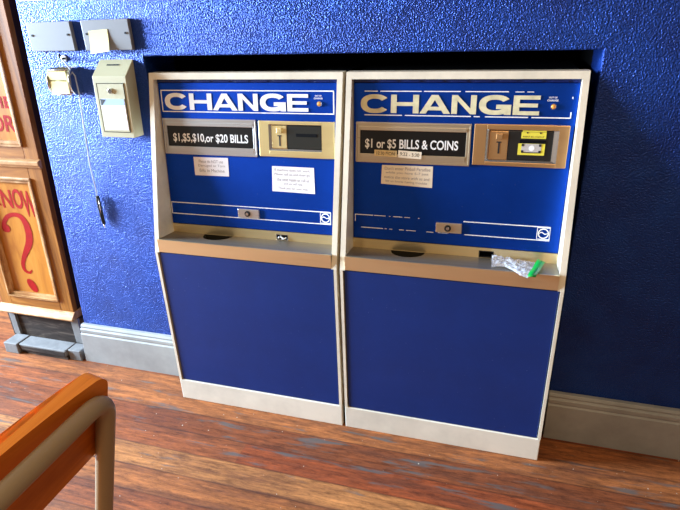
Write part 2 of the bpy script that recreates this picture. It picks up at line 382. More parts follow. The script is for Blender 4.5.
def change_lettering(y=-.0012, mat=0):
    mb = MB(xf=pan); z0, z1 = .9955, 1.0425; tv, th = .0172, .0112; zm = (z0+z1)/2
    cnt = [0]
    def q(*p): cnt[0] += 1; mb.add([(a, y-.00006*cnt[0], b) for a, b in p], [tuple(range(len(p)))], mat)
    def r(a, b, c, d): q((a, c), (b, c), (b, d), (a, d))
    arc_letter(mb, .0365, .1150, z0-.0008, z1+.0008, tv, th, 'C', y, mat)
    r(.1195, .1350, z0, z1); r(.1785, .1940, z0, z1); r(.1350, .1785, zm-.0048, zm+.0048)
    q((.1965, z0), (.2130, z0), (.2440, z1), (.2270, z1)); q((.2765, z0), (.2590, z0), (.2270, z1), (.2440, z1)); r(.216, .258, z0+.0085, z0+.0175)
    r(.2790, .2935, z0, z1); r(.3270, .3415, z0, z1); q((.2935, z1), (.2790, z1), (.3270, z0), (.3415, z0))
    arc_letter(mb, .3480, .4270, z0-.0008, z1+.0008, tv, th, 'G', y, mat)
    r(.4315, .4465, z0, z1); r(.4465, .4945, z1-.0095, z1); r(.4465, .4945, z0, z0+.0095); r(.4465, .4900, zm-.0046, zm+.0046)
    return mb

def change_machine(x0, label, v):
    t = thing('change_machine', label, 'change machine', (x0, 0, 0), 'pair of change machines set in the wall recess')
    # body
    b = MB(); b.prism([(.022, .004), (.50, .004), (.50, H_-.006), (.150, H_-.006), (.150, .66), (.106, .60), (.022, .56)], .012, W_-.012)
    b.build('cabinet_body', 'black', t, bevel=.002)
    # surround
    f = MB()
    side = [(0, .0), (.48, .0), (.48, H_), (.127, H_), (0, ZK)]
    lowf = [(0, .0), (.03, .0), (.03, ZK), (0, ZK)]
    f.prism([(0, ZK), (.16, ZK), (.16, H_), (.127, H_)], 0, .0150); f.prism([(0, ZK), (.16, ZK), (.16, H_), (.127, H_)], W_-.0155, W_)
    f.prism([(0, .081), (.16, .081), (.16, ZK), (0, ZK)], 0, .0085); f.prism([(0, .081), (.16, .081), (.16, ZK), (0, ZK)], W_-.0085, W_)
    f.prism([(.1227, 1.083), (.16, 1.083), (.16, H_), (.127, H_)], .0150, W_-.0155)
    f.build('surround_frame', 'cream', t, bevel=.0035, seg=3)
    MB().box(0, W_, 0, .02, 0, .0808).build('kick_plate', 'kick', t, bevel=.002)
    MB().box(.0125, W_-.0110, .003, .0215, .0825, .5735).build('lower_door', 'blue_door', t, bevel=.0015)
    # upper panel
    p = MB(xf=pan); p.box(.0165, .5815, 0, .010, .640, 1.0725); pn = p.build('upper_panel', 'blue_up', t, bevel=.0015)
    h = MB(xf=pan); h.box(.0165, .5815, -.001, .008, 1.0735, 1.0825)
    for k in range(9): h.box(.035+k*.06, .075+k*.06, -.0035, -.001, 1.0745, 1.0785)
    h.build('hinge_strip', 'blue_trim', pn, bevel=.0008)
    L = change_lettering(); L.build('header_lettering', v['ink'], pn, recalc=False, weld=False)
    # outline boxes; the right machine's lines are partly worn off
    s = MB(xf=pan); y0, y1 = -.0008, .0003
    hs = MB(xf=pan)
    for (a, b_, c, d) in v['lines']: (hs if c > .9 else s).box(a, b_, y0, y1, c, d)
    hs.build('header_outline', 'white_ink', pn, recalc=False)
    # emblem: circle with a wave in a square
    ex0, ex1, ez0, ez1 = .523, .5560, .6755, .7085; ecx, ecz = (ex0+ex1)/2, (ez0+ez1)/2
    s.ringrect(ex0, ex1, ez0, ez1, .0016, y0, y1)
    n = 28; R0, R1 = .0140, .0112
    s.add([(ecx+R0*math.cos(2*PI*i/n), y0, ecz+R0*math.sin(2*PI*i/n)) for i in range(n)]+[(ecx+R1*math.cos(2*PI*i/n), y0, ecz+R1*math.sin(2*PI*i/n)) for i in range(n)],
          [(i, (i+1) % n, (i+1) % n+n, i+n) for i in range(n)])
    wv = [(-.0105, -.001), (-.0075, .0028), (-.0035, .0034), (0, .0008), (.003, -.0012), (.007, -.0005), (.0105, .001)]
    s.add([(ecx+a, y0-.0001, ecz+b_+.0013) for a, b_ in wv]+[(ecx+a, y0-.0001, ecz+b_-.0013) for a, b_ in wv], [(i, i+1, i+8, i+7) for i in range(6)])
    s.build('lower_stripe', 'white_ink', pn, recalc=False)
    s = MB(xf=pan)
    put_text(s, 'OUT OF', .5140, .5335, 1.0360, 1.0400, -.0008, 0, .02); put_text(s, 'CHANGE', .5110, .5365, 1.0290, 1.0335, -.0008, 0, .02)
    s.build('indicator_caption', 'white_ink', pn, recalc=False)
    s = MB(xf=pan); s.disc((.5265, 0, 1.0170), .0072, .001, -.0030, 'y', mat=1); s.sphere((.5265, -.0025, 1.0170), .0052, sc=(1, .7, 1))
    s.build('indicator_lamp', ['orange', 'chrome'], t)
    # sign frame with stepped profile
    x0s, x1s, z0s, z1s = v['sign']
    s = MB(xf=pan); s.ringrect(x0s, x1s, z0s, z1s, .0038, -.0060, .001); s.ringrect(x0s+.0038, x1s-.0038, z0s+.0038, z1s-.0038, .0075, -.0035, .001)
    s.box(x0s+.0113, x1s-.0113, -.0058, .001, z1s-.0215, z1s-.0113); s.box(x0s+.0113, x1s-.0113, -.0048, .001, z0s+.0113, z0s+.0235)
    sf = s.build('sign_frame', v['frame'], t, bevel=.0009)
    s = MB(xf=pan); zt, zb = z1s-.0290, z0s+.0255
    s.box(x0s+.0115, x1s-.0115, -.0015, .001, zb, z1s-.0217); 
    s.box(x0s+.0115, x1s-.0115, -.0014, .001, z0s+.0237, zb)
    put_text(s, v['text'], .0500+v.get('tx', 0), .3025+v.get('tx', 0)*.5, .8985, .9270, -.0022, 1, .020)
    s.build('sign_face', ['sign_black', 'white_ink'], sf, recalc=False, weld=False)
    # bill validator
    vx0, vx1, vz0, vz1 = .3415, .5715, .8680, v['vtop']
    rx0, rx1, rz0, rz1 = .3725, v['rx1'], v['rz0'], .9595
    s = MB(xf=pan)
    s.box(vx0, rx0, -.007, .001, vz0, vz1); s.box(rx1, vx1, -.007, .001, vz0, vz1); s.box(rx0, rx1, -.007, .001, rz1, vz1); s.box(rx0, rx1, -.007, .001, vz0, rz0)
    vp = s.build('validator_plate', v['plate'], t, bevel=.0012)
    s = MB(xf=pan)   # bright bevelled lining of the opening
    s.add([(rx0, -.007, rz0), (rx0, -.007, rz1), (rx0+.008, -.001, rz1-.004), (rx0+.008, -.001, rz0+.006)], [(0, 1, 2, 3)])
    s.add([(rx1, -.007, rz0), (rx1, -.007, rz1), (rx1-v['lip'], -.001, rz1-.003), (rx1-v['lip'], -.001, rz0+.006)], [(0, 1, 2, 3)])
    s.add([(rx0, -.007, rz0), (rx1, -.007, rz0), (rx1-v['lip'], -.001, rz0+.006), (rx0+.008, -.001, rz0+.006)], [(0, 1, 2, 3)])
    s.add([(rx0, -.007, rz1), (rx1, -.007, rz1), (rx1-v['lip'], -.001, rz1-.003), (rx0+.008, -.001, rz1-.004)], [(0, 1, 2, 3)])
    s.build('opening_bezel', 'chrome', vp)
    s = MB(xf=pan); s.box(.381, .4275, -.0042, .001, rz0+.006, rz1-.004); s.box(.3975, .4135, -.0085, -.0042, .9360, .9500)
    s.build('coin_plate', v['plate'], vp, bevel=.0012)
    s = MB(xf=pan); s.box(.4035, .4080, -.0048, -.0040, .8990, .9290); s.box(.3990, .4110, -.0048, -.0040, .9265, .9295) 
    s.build('coin_slot', 'ink', vp)
    s = MB(xf=pan); s.box(.4280, .5345 if v['lip'] > .01 else rx1-.002, -.0035, .001, rz0+.006, rz1-.003); bp_ = s.build('bill_acceptor', v['accept'], vp, bevel=.001)
    s = MB(xf=pan); s.box(.4560, .5190, -.0045, -.0030, .9265, .9350); s.build('bill_slot', 'black', vp)
    if v.get('stickers'):
        s = MB(xf=pan); s.box(.4585, .5178, -.0048, -.0034, .9390, .9545); s.box(.4605, .5175, -.0050, -.0034, .9555, .9600-.0005)
        s.box(.4710, .4745, -.0054, -.0048, .9515, .9545, 1); s.box(.5020, .5060, -.0054, -.0048, .9510, .9545, 1)
        put_text(s, 'INSERT BILL FACE UP', .4625, .5130, .9415, .9455, -.0052, 1)
        s.build('instruction_sticker', ['yellow', 'ink'], vp, recalc=False)['label'] = 'yellow instruction sticker above the bill slot'
        s = MB(xf=pan); s.box(.4530, .5175, -.0048, -.0034, .8975, .9262); s.box(.4610, .5090, -.0052, -.0046, .9030, .9258, 1)
        s.box(.4620, .5080, -.0055, -.0050, .9030, .9050, 2)
        s.disc((.4860, 0, .9150), .0070, -.0050, -.0056, mat=3)
        for cx_, cz_ in ((.464, .9065), (.506, .9065), (.464, .9225), (.506, .9225)): s.box(cx_-.003, cx_+.003, -.0056, -.005, cz_-.003, cz_+.003, 2)
        s.build('bill_picture_sticker', ['yellow', 'bill', 'ink', 'white_ink'], vp, recalc=False)['label'] = 'yellow sticker with a black and white picture of a bill'
    # lock
    s = MB(xf=pan); s.box(.2560, .3270, -.006, .001, .6760, .7040); lk = s.build('lock_plate', v['frame'], t, bevel=.0015)
    s = MB(xf=pan); s.disc((.2890, 0, .6900), .0092, -.006, -.0085); s.disc((.2890, 0, .6900), .0045, -.0085, -.0105, mat=1)
    s.build('lock_cylinder', ['blk_plastic', 'chrome'], lk)
    # tray
    s = MB(); x0t, x1t = .0153, .5827
    s.box(x0t, x1t, .0, .004, .5775, .6190)
    for a, b_, c, d in ((x0t, .3795, .607, .6385), (.4160, x1t, .607, .6385), (.3795, .4160, .6290, .6385), (.3795, .4160, .607, .6115)): s.box(a, b_, .0955, .0985, c, d)
    # tray floor with a half-moon opening
    def zf(y): return .6186-.0095*(y/.0955)
    bm = bmesh.new(); outer = [(x0t, .004), (x1t, .004), (x1t, .0955), (x0t, .0955)]
    hc, hw, hy, hd = .1800, .0490, .0930, .0500
    hole = [(hc-hw, hy), (hc+hw, hy)]+[(hc+hw*math.cos(PI*k/16), hy-hd*math.sin(PI*k/16)) for k in range(1, 16)]
    eds = []
    for loop in (outer, hole):
        vs = [bm.verts.new((x, y, zf(y))) for x, y in loop]
        for i in range(len(vs)): eds.append(bm.edges.new((vs[i], vs[(i+1) % len(vs)])))
    bmesh.ops.triangle_fill(bm, edges=eds, use_beauty=True)
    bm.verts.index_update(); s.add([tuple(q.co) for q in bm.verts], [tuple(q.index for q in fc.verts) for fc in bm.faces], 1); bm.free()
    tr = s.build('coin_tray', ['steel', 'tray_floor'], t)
    s = MB(); k = len(hole); lo = [(hc+(x-hc)*.86, hy+(y-hy)*.8-.002, zf(y)-.026) for x, y in hole]
    s.add([(x, y, zf(y)) for x, y in hole]+lo, [(i, (i+1) % k, (i+1) % k+k, i+k) for i in range(k)]+[tuple(range(k, 2*k))])
    s.build('coin_cup', 'olive', tr)
    s = MB(); s.ringrect(.378, .4175, .6100, .6305, .0020, .0945, .0985); s.build('return_chute_rim', 'chrome' if v.get('chrome') else 'blk_plastic', tr, bevel=.0004)
    if v.get('chrome'):
        s = MB(); s.tube([(.386, .093, .613), (.390, .089, .622), (.396, .092, .627)], .0028); s.tube([(.398, .093, .614), (.406, .090, .617), (.411, .093, .622)], .0028); s.sphere((.399, .092, .620), .0045)
        s.build('return_lever', 'chrome', tr)
    return t

A0, B0 = -.6036, .0052
ln = []
def ring(x0, x1, z0, z1, w): return [(x0, x1, z1-w, z1), (x0, x1, z0, z0+w), (x0, x0+w, z0, z1), (x1-w, x1, z0, z1)]
M1 = dict(ink='white_ink', lines=ring(.0245, .5695, .9885, 1.0520, .0028)+ring(.0185, .5565, .6720, .7110, .0024), sign=(.0230, .3325, .8645, .9705), frame='alu', text='$1,$5,$10,or $20 BILLS',
          plate='plate_gold', vtop=.9690, rx1=.5340, rz0=.8860, lip=.003, accept='olive', chrome=True, tx=.003)
l2 = [(.047, .083, 1.0500, 1.0522), (.090, .200, 1.0500, 1.0522), (.206, .300, 1.0500, 1.0522), (.312, .418, 1.0500, 1.0522), (.434, .455, 1.0500, 1.0516), (.462, .478, 1.0500, 1.0516),
      (.047, .150, .9885, .9910), (.158, .330, .9885, .9910), (.337, .352, .9885, .9908), (.365, .470, .9885, .9910), (.478, .570, .9885, .9910), (.5675, .570, .9885, 1.004), (.5675, .5695, 1.035, 1.040),
      (.023, .075, .7095, .7115), (.078, .112, .7098, .7114), (.122, .126, .7098, .7112), (.134, .160, .7098, .7114), (.166, .182, .7098, .7112), (.205, .209, .7098, .7112),
      (.330, .5565, .7088, .7112), (.0215, .0232, .690, .7115), (.040, .105, .6722, .6742), (.110, .116, .6724, .6738), (.124, .132, .6724, .6738), (.152, .166, .6722, .6740), (.172, .200, .6724, .6738),
      (.230, .250, .6724, .6738), (.262, .292, .6722, .6738), (.335, .5565, .6720, .6742), (.5543, .5565, .6720, .7112)]
M2 = dict(ink='cream_ink', lines=l2, sign=(.0247, .3335, .8630, .9715), frame='alu_warm', text='$1 or $5 BILLS & COINS', plate='plate_bronze', vtop=.9722, rx1=.5475, rz0=.8780, lip=.0130,
          accept='blk_plastic', stickers=True)
m1 = change_machine(A0, 'left change machine, white lettering, sign reading $1, $5, $10 or $20 bills', M1)
m2 = change_machine(B0, 'right change machine, yellowed lettering, sign reading $1 or $5 bills and coins', M2)

# ------------------------------------------------------------------ notes stuck on the machines
def stuck_note(name, ox, quad, lines, mat, ink, label, cat, group=None, off=-.0008, th=.0004, round_=False):
    # quad: tl, tr, br, bl in panel x,z
    mb = MB(xf=lambda x, y, z: (lambda q: (q[0]+ox, q[1], q[2]))(pan(x, y, z)))
    (ax, az), (bx, bz), (cx, cz), (dx, dz) = quad
    def at(u, v_): # u left-right, v bottom-top
        bxx = dx+(cx-dx)*u; bzz = dz+(cz-dz)*u; txx = ax+(bx-ax)*u; tzz = az+(bz-az)*u
        return bxx+(txx-bxx)*v_, bzz+(tzz-bzz)*v_
    P = [at(0, 0), at(1, 0), at(1, 1), at(0, 1)]
    mb.add([(p[0], off, p[1]) for p in P]+[(p[0], off+th, p[1]) for p in P], [(0, 1, 2, 3), (7, 6, 5, 4), (0, 4, 5, 1), (1, 5, 6, 2), (2, 6, 7, 3), (3, 7, 4, 0)])
    for body, u0, u1, v0, v1 in lines:
        vs, fs = text_geo(body, 0)
        mnx = min(q[0] for q in vs); mxx = max(q[0] for q in vs); mny = min(q[1] for q in vs); mxy = max(q[1] for q in vs)
        out = []
        for q in vs:
            x, z = at(u0+(u1-u0)*(q[0]-mnx)/(mxx-mnx), v0+(v1-v0)*(q[1]-mny)/(mxy-mny)); out.append((x, off-.0003, z))
        mb.add(out, fs, 1)
    o = mb.build(name, [mat, ink], recalc=False, weld=False); return tag(o, label, cat, group)
G_ = 'small printed notices stuck on the change machines'
stuck_note('paper_notice', A0, [(.1155, .8560), (.2330, .8570), (.2325, .8010), (.1160, .8000)],
           [('Please do NOT use', .15, .85, .70, .86), ('Damaged or Torn', .12, .9, .45, .62), ('Bills in Machine', .15, .88, .20, .37)], 'paper', 'grey_ink',
           'small three-line white paper notice on the left change machine, just under its black sign', 'notice', G_)
stuck_note('paper_notice', A0, [(.3758, .8390), (.5065, .8386), (.5083, .7625), (.3735, .7640)],
           [('If machine does not work,', .06, .92, .80, .92), ('Please tell us and then go', .06, .9, .62, .75), ('the next room or call us', .12, .88, .43, .56), ('and we will help', .28, .72, .26, .38), ('Thank you for your help', .14, .84, .08, .20)], 'paper', 'grey_ink',
           'larger five-line white paper notice under the bill slot of the left change machine', 'notice', G_)
stuck_note('paper_notice', B0, [(.0985, .8560), (.2393, .8573), (.2396, .7985), (.0966, .8036)],
           [("Don't enter Pinball Paradise", .06, .95, .76, .92), ('while you have 5-7 just', .08, .92, .54, .68), ('notice the store with us and', .06, .94, .32, .46), ('let us know having trouble', .09, .9, .10, .24)], 'paper_warm', 'grey_ink',
           'four-line paper notice under the black sign of the right change machine', 'notice', G_)
stuck_note('tape_label', B0, [(.0775, .8985), (.1405, .8975), (.1400, .8800), (.0775, .8815)], [('12:30 MON', .1, .9, .25, .75)], 'tape', 'ink',
           'orange-stained masking tape label, the left one of two on the sign of the right machine', 'label', 'masking tape labels on the sign', off=-.0068, th=.0006)
stuck_note('tape_label', B0, [(.1440, .8990), (.2075, .8960), (.2075, .8770), (.1440, .8795)], [('9:22 - 5:30', .08, .9, .3, .78)], 'paper_warm', 'ink',
           'paler masking tape label, the right one of two on the sign of the right machine', 'label', 'masking tape labels on the sign', off=-.0068, th=.0006)

# ------------------------------------------------------------------ crumpled zip bag on the right tray
def zip_bag():
    t = thing('zip_bag', 'clear crumpled plastic zip bag with a green zip on the right machine\'s steel tray', 'plastic bag', (B0+.47, .04, .620))
    top = [(.4130, .0900), (.4300, .0920), (.4550, .0900), (.4850, .0860), (.5130, .0850), (.5340, .0780)]
    bot = [(.4150, .0150), (.4280, .0250), (.4480, .0280), (.4680, .0060), (.4850, -.0200), (.5040, -.0330)]
    nu, nv = 40, 22
    def samp(L, u):
        f = u*(len(L)-1); i = min(int(f), len(L)-2); f -= i
        return (L[i][0]*(1-f)+L[i+1][0]*f, L[i][1]*(1-f)+L[i+1][1]*f)
    def base(x, y): return max(-.0, .0)+(.0)+( -.0075*max(0, min(1, y/.095)))
    def pt(u, v_, side):
        a = samp(top, u); b = samp(bot, u); x = a[0]+(b[0]-a[0])*v_; y = a[1]+(b[1]-a[1])*v_
        env = max(0, math.sin(PI*v_))**.6*(.35+.65*(1-u))+.05
        nz = noise.noise(Vector((x*75, y*75, side*9)))+.6*noise.noise(Vector((x*190, y*190, side*5)))
        h = (.020*env*(.75+.5*nz)) if side else .0022*env*(1+.5*nz)
        x += .0025*noise.noise(Vector((y*160, u*9, 3)))*(1-u)
        return (x-.47, y-.04, base(x, y)+h+.0012)
    mb = MB()
    for side in (0, 1):
        v = [pt(i/nu, j/nv, side) for i in range(nu+1) for j in range(nv+1)]
        mb.add(v, [(i*(nv+1)+j, i*(nv+1)+j+1, (i+1)*(nv+1)+j+1, (i+1)*(nv+1)+j) for i in range(nu) for j in range(nv)], 0, True)
    mb.build('bag_film', 'bag', t, weld=False)
    # green zip strip across the mouth
    mb = MB(); n = 16; v = []
    for i in range(n+1):
        k = i/n
        a = (.5335+(.5030-.5335)*k, .0790+(-.0330-.0790)*k); b = (.5510+(.5230-.5510)*k, .0640+(-.0300-.0640)*k)
        z = .0045+.0025*math.sin(k*9)+.004*math.sin(PI*k)
        v += [(a[0]-.47, a[1]-.04, z), (b[0]-.47, b[1]-.04, z-.001), (a[0]-.47, a[1]-.04, z+.002), (b[0]-.47, b[1]-.04, z+.001)]
    f = []
    for i in range(n):
        o = i*4; f += [(o, o+1, o+5, o+4), (o+2, o+6, o+7, o+3), (o, o+4, o+6, o+2), (o+1, o+3, o+7, o+5)]
    f += [(0, 2, 3, 1), (n*4, n*4+1, n*4+3, n*4+2)]
    mb.add(v, f, 0, True)
    mb.build('zip_strip', 'green', t)
zip_bag()

# ------------------------------------------------------------------ things on the left wall
def cover_plate(x0, x1, z0, z1, label):
    t = thing('cover_plate', label, 'wall plate', ((x0+x1)/2, YW, (z0+z1)/2), 'blank grey electrical cover plates')
    w2, h2 = (x1-x0)/2, (z1-z0)/2
    MB().box(-w2, w2, -.013, 0, -h2, h2).build('plate', 'grey_plate', t, bevel=.0016)
    for sx in (-1, 1): MB().disc((sx*(w2-.014), 0, .004), .0032, -.0128, -.0150, n=12).build('screw', 'dark', t)
cover_plate(-.9985, -.8385, 1.1670, 1.2490, 'blank grey cover plate nearest the wooden cabinet, with nothing on it')
cover_plate(-.7990, -.6365, 1.1665, 1.2500, 'blank grey cover plate with a yellow sticky note on it')
# sticky note
mb = MB(); n = 8
for i in range(n+1):
    k = i/n
    for xx in (0, 1): mb.v.append((-.7765+.0665*xx-.0*k, YW-.0140-.0090*k**2, 1.2205+.0035*xx-(.0630-.003*xx)*k)); 
for i in range(n): mb.f.append([2*i, 2*i+1, 2*i+3, 2*i+2]); mb.mi.append(0); mb.smooth.append(False)
o = mb.build('sticky_note', 'note'); so = o.modifiers.new('thickness', 'SOLIDIFY'); so.thickness = .0006
tag(o, 'pale yellow sticky note hanging from the second grey cover plate', 'sticky note')
# paper sign whose lower edge shows at the very top
o = MB().box(-1.010, -.835, YW-.003, YW, 1.3080, 1.58).build('paper_sign', 'paper'); tag(o, 'white paper sign cut off by the top edge, above the first cover plate', 'sign')

# hook and pen on a cord
t = thing('wall_hook', 'small round metal hook in the wall above the paper holder', 'hook', (-.8960, YW, 1.1450))
MB().disc((0, 0, 0), .0100, 0, -.003).build('rose', 'alu', t, bevel=.001)
mb = MB(); mb.tube([(0, -.002, 0), (0, -.014, -.002), (0, -.020, .004), (0, -.018, .010)], .0030); mb.sphere((0, -.018, .010), .0042); mb.build('peg', 'dark', t)
t = thing('hanging_pen', 'dark pen hanging on a pale cord from the wall hook', 'pen', (-.8840, YW-.012, .645))
mb = MB(); B_ = Vector((-.8840, YW-.012, .645))
def L3(p): return tuple(Vector(p)-B_)
pa = [(-.896, YW-.019, 1.151), (-.884, YW-.021, 1.138), (-.8728, YW-.025, 1.1305), (-.8400, YW-.036, 1.0973), (-.8365, YW-.040, 1.0425), (-.8540, YW-.033, .9326), (-.876, YW-.020, .8142), (-.8820, YW-.012, .745), (-.8840, YW-.011, .700)]
mb.tube([L3(p) for p in pa], .0019, 6); mb.build('cord', 'string', t)
mb = MB(); mb.tube([L3((-.8850, YW-.010, .705)), L3((-.885, YW-.010, .685)), L3((-.884, YW-.010, .625)), L3((-.8835, YW-.010, .602))], [.0060, .0068, .0066, .0045], 12); mb.build('barrel', 'pen', t)
mb = MB(); mb.tube([L3((-.8835, YW-.010, .602)), L3((-.883, YW-.010, .588))], [.0036, .0012], 10); mb.build('tip', 'chrome', t)
mb = MB(); mb.tube([L3((-.8790, YW-.0145, .698)), L3((-.8790, YW-.0165, .645))], [.0012, .0012], 6); mb.build('clip', 'chrome', t)

# paper holder
hx0, hx1, hz, hy = -.9290, -.8530, 1.0810, YW-.028
t = thing('paper_holder', 'chrome wall holder with a cream paper roll, beside the putty drop box', 'paper holder', ((hx0+hx1)/2, YW, hz))
X = (hx0+hx1)/2
mb = MB(); mb.box(hx0-X, hx1-X, -.004, 0, -.040, .040)
mb.build('back_plate', 'chrome', t, bevel=.001)
for sx in (hx0-X-.003, hx1-X):
    mb = MB(); prof = [(0, -.030), (-.016, -.040)]+[(-.028-.026*math.cos(a), -.002-.038*math.sin(a)) for a in [math.radians(d) for d in range(70, -91, -16)]]+[(0, .036)]
    mb.prism(prof, sx, sx+.003)
    mb.tube([(sx+.0015, y, z) for y, z in prof], .0024, 8)
    mb.build('side_arm', 'chrome', t)
mb = MB(); mb.tube([(hx0-X, -.028, 0), (hx1-X, -.028, 0)], .0035); mb.build('axle', 'dark', t)
rol = MB(); rol.disc((0, -.028, .002), .0195, hx0-X+.004, hx1-X-.004, 'x', n=32); rr = rol.build('paper_roll', 'note', t)
mb = MB(); mb.box(hx0-X+.005, hx1-X-.006, -.0525, -.0512, -.034, .002); mb.box(hx0-X+.005, hx1-X-.006, -.0515, -.0502, .0055, .0310)
mb.build('paper_tail', 'note', rr)
for zz in (.0345, -.0370): MB().tube([(hx0-X, -.050, zz), (hx1-X, -.050, zz)], .0018, 8).build('cross_wire', 'chrome', t)

# drop box
bx0, bx1, bz0, bzk, bz1, bd = -.7690, -.6515, .9160, 1.0960, 1.1410, .0460
def lean(z): return -.030*(1.14-z)/.225*.35
def bxf(x, y, z): return (x+lean(z+bz0), y, z)
t = thing('drop_box', 'putty-coloured metal drop box with a slotted sloping top, on the wall left of the machines', 'drop box', ((bx0+bx1)/2, YW, bz0)); X = (bx0+bx1)/2; w2 = (bx1-bx0)/2
mb = MB(xf=bxf); mb.prism([(.001, 0), (-bd, 0), (-bd, bzk-bz0), (.001, bz1-bz0)], -w2, w2); mb.build('box_body', 'box', t, bevel=.0015)
sl = math.atan2(bz1-bzk, bd)
def slope(u, off): # u 0..1 from kink up
    return (-bd+bd*u-off*math.sin(sl), (bzk-bz0)+(bz1-bzk)*u+off*math.cos(sl))
mb = MB(xf=bxf); a, b = slope(.62, .0004), slope(.70, .0004)
mb.add([(-.024, *a), (.020, *a), (.020, *b), (-.024, *b)], [(0, 1, 2, 3)]); a, b = slope(.62, -.002), slope(.70, -.002); mb.build('slot', 'ink', t)
dz0, dz1 = .018, .160
mb = MB(xf=bxf); mb.box(-w2+.013, w2-.012, -bd-.0016, -bd, dz0, dz1); dr = mb.build('door', 'box', t, bevel=.0006)
mb = MB(xf=bxf); mb.ringrect(-w2+.0115, w2-.0105, dz0-.0015, dz1+.0015, .0018, -bd-.0019, -bd+.0005); mb.build('door_gap', 'olive', t)
mb = MB(xf=bxf); mb.disc((.000, 0, .139), .0075, -bd-.0016, -bd-.006); mb.box(-.001, .001, -bd-.0068, -bd-.006, .134, .144, 1); mb.build('lock', ['chrome', 'ink'], dr, bevel=.0006)
mb = MB(xf=bxf); mb.box(-w2+.0175, w2-.0155, -bd-.0026, -bd-.0016, .024, .116); mb.box(-w2+.0175, w2-.0155, -bd-.0030, -bd-.0025, .098, .116, 1)
mb.add([(-w2+.0175, -bd-.0033, .116), (-w2+.0375, -bd-.0033, .114), (-w2+.0195, -bd-.0033, .095)], [(0, 1, 2)], 2)
for k in range(7):
    mb.box(-.012, .024, -bd-.0029, -bd-.0025, .040+k*.0075, .0412+k*.0075, 3)
mb.build('printed_card', ['paper', 'blue_print', 'ink', 'grey_ink'], dr, recalc=False)['label'] = 'white printed card with a pale blue heading band'

# ------------------------------------------------------------------ carved wooden cabinet at the left
CX0, CX1, CY = -1.530, -1.166, .150
CZ0, CZ1 = .190, 1.95
def cab(x, y, z): return (x+.055*z, y, z)
t = thing('wooden_arcade_cabinet', 'tall golden wood cabinet with moulded panels and red painted lettering', 'cabinet', (0, 0, 0))
mb = MB(xf=cab); mb.box(CX0, CX1-.002, CY+.020, CY+.40, CZ0, CZ1); mb.build('carcass', 'oak_dark', t)
for a, b in ((CX0, -1.472), (-1.226, CX1)):
    mb = MB(xf=cab); mb.box(a, b, CY, CY+.022, CZ0, CZ1); mb.build('stile', 'oak', t, bevel=.002)
for a, b in ((CZ0, .238), (.742, .858), (1.46, 1.58), (1.90, CZ1)):
    mb = MB(xf=cab); mb.box(-1.472, -1.226, CY, CY+.022, a, b); mb.build('rail', 'oak_h', t, bevel=.002)
def panel_mould(z0, z1):
    mb = MB(xf=cab); x0, x1 = -1.474, -1.224
    for (w_, o, d) in ((.008, 0, -.007), (.012, .008, .001)):
        mb.ringrect(x0+o, x1-o, z0+o, z1-o, w_, CY+d, CY+.02)
    return mb.build('panel_moulding', 'oak_lt', t, bevel=.0022)
panel_mould(.236, .744); panel_mould(.856, 1.462); panel_mould(1.578, 1.902)
mb = MB(xf=cab); mb.box(-1.470, -1.228, CY+.012, CY+.020, .240, .740)
def ptext(mb, s, x0, x1, z0, z1, bold=.02): put_text(mb, s, x0, x1, z0, z1, CY+.0112, 1, bold)
ptext(mb, 'K', -1.447, -1.400, .625, .690); ptext(mb, 'N', -1.396, -1.347, .617, .690); ptext(mb, 'O', -1.342, -1.298, .617, .695); ptext(mb, 'W', -1.300, -1.243, .588, .690)
path = [(-1.3947, .5422, .0102), (-1.4199, .5236, .017), (-1.4168, .5488, .0187), (-1.3927, .5793, .017), (-1.3554, .5921, .017), (-1.3247, .5842, .0221), (-1.3092, .557, .0289), (-1.3068, .5162, .0323), (-1.3178, .4777, .0306), (-1.344, .437, .0238), (-1.367, .4002, .0187), (-1.3763, .3684, .017), (-1.3689, .3514, .0136), (-1.3505, .3467, .0102), (-1.3371, .3593, .0051)]
def cat(P, t_):
    i = min(int(t_), len(P)-2); f = t_-i; p = [Vector(P[max(0, min(len(P)-1, k))]) for k in (i-1, i, i+1, i+2)]
    return .5*((2*p[1])+(p[2]-p[0])*f+(2*p[0]-5*p[1]+4*p[2]-p[3])*f*f+(3*p[1]-p[0]-3*p[2]+p[3])*f**3)
pts = [cat(path, k*(len(path)-1)/90) for k in range(91)]
vl, vr = [], []
for i, p in enumerate(pts):
    d = (pts[min(i+1, 90)]-pts[max(i-1, 0)]); n = Vector((-d.y, d.x)).normalized()*p.z/2
    vl.append((p.x+n.x, CY+.0110, p.y+n.y)); vr.append((p.x-n.x, CY+.0110, p.y-n.y))
mb.add(vl+vr, [(i, i+1, i+92, i+91) for i in range(90)], 1)
mb.add([(-1.408+.0165*math.cos(2*PI*i/20), CY+.0108, .532+.0170*math.sin(2*PI*i/20)) for i in range(20)], [tuple(range(20))], 1)
mb.add([(-1.3540+.0235*math.cos(a)*.9-.010*math.sin(a), CY+.0110, .2880+.0300*math.sin(a)) for a in [2*PI*i/24 for i in range(24)]], [tuple(range(24))], 1)
mb.build('lower_panel', ['oak_panel', 'red'], t, recalc=False, weld=False)['label'] = 'honey wood panel painted with a red word and a large red question mark'
mb = MB(xf=cab); mb.box(-1.470, -1.228, CY+.012, CY+.020, .858, 1.46)
ptext(mb, 'R', -1.292, -1.246, .905, .962); ptext(mb, 'O', -1.345, -1.298, .905, .962); ptext(mb, 'F', -1.398, -1.355, .905, .962)
ptext(mb, 'E', -1.272, -1.240, .985, 1.025); ptext(mb, 'H', -1.318, -1.280, .985, 1.025); ptext(mb, 'T', -1.360, -1.325, .985, 1.025)
mb.build('upper_panel', ['oak_panel', 'red'], t, recalc=False, weld=False)
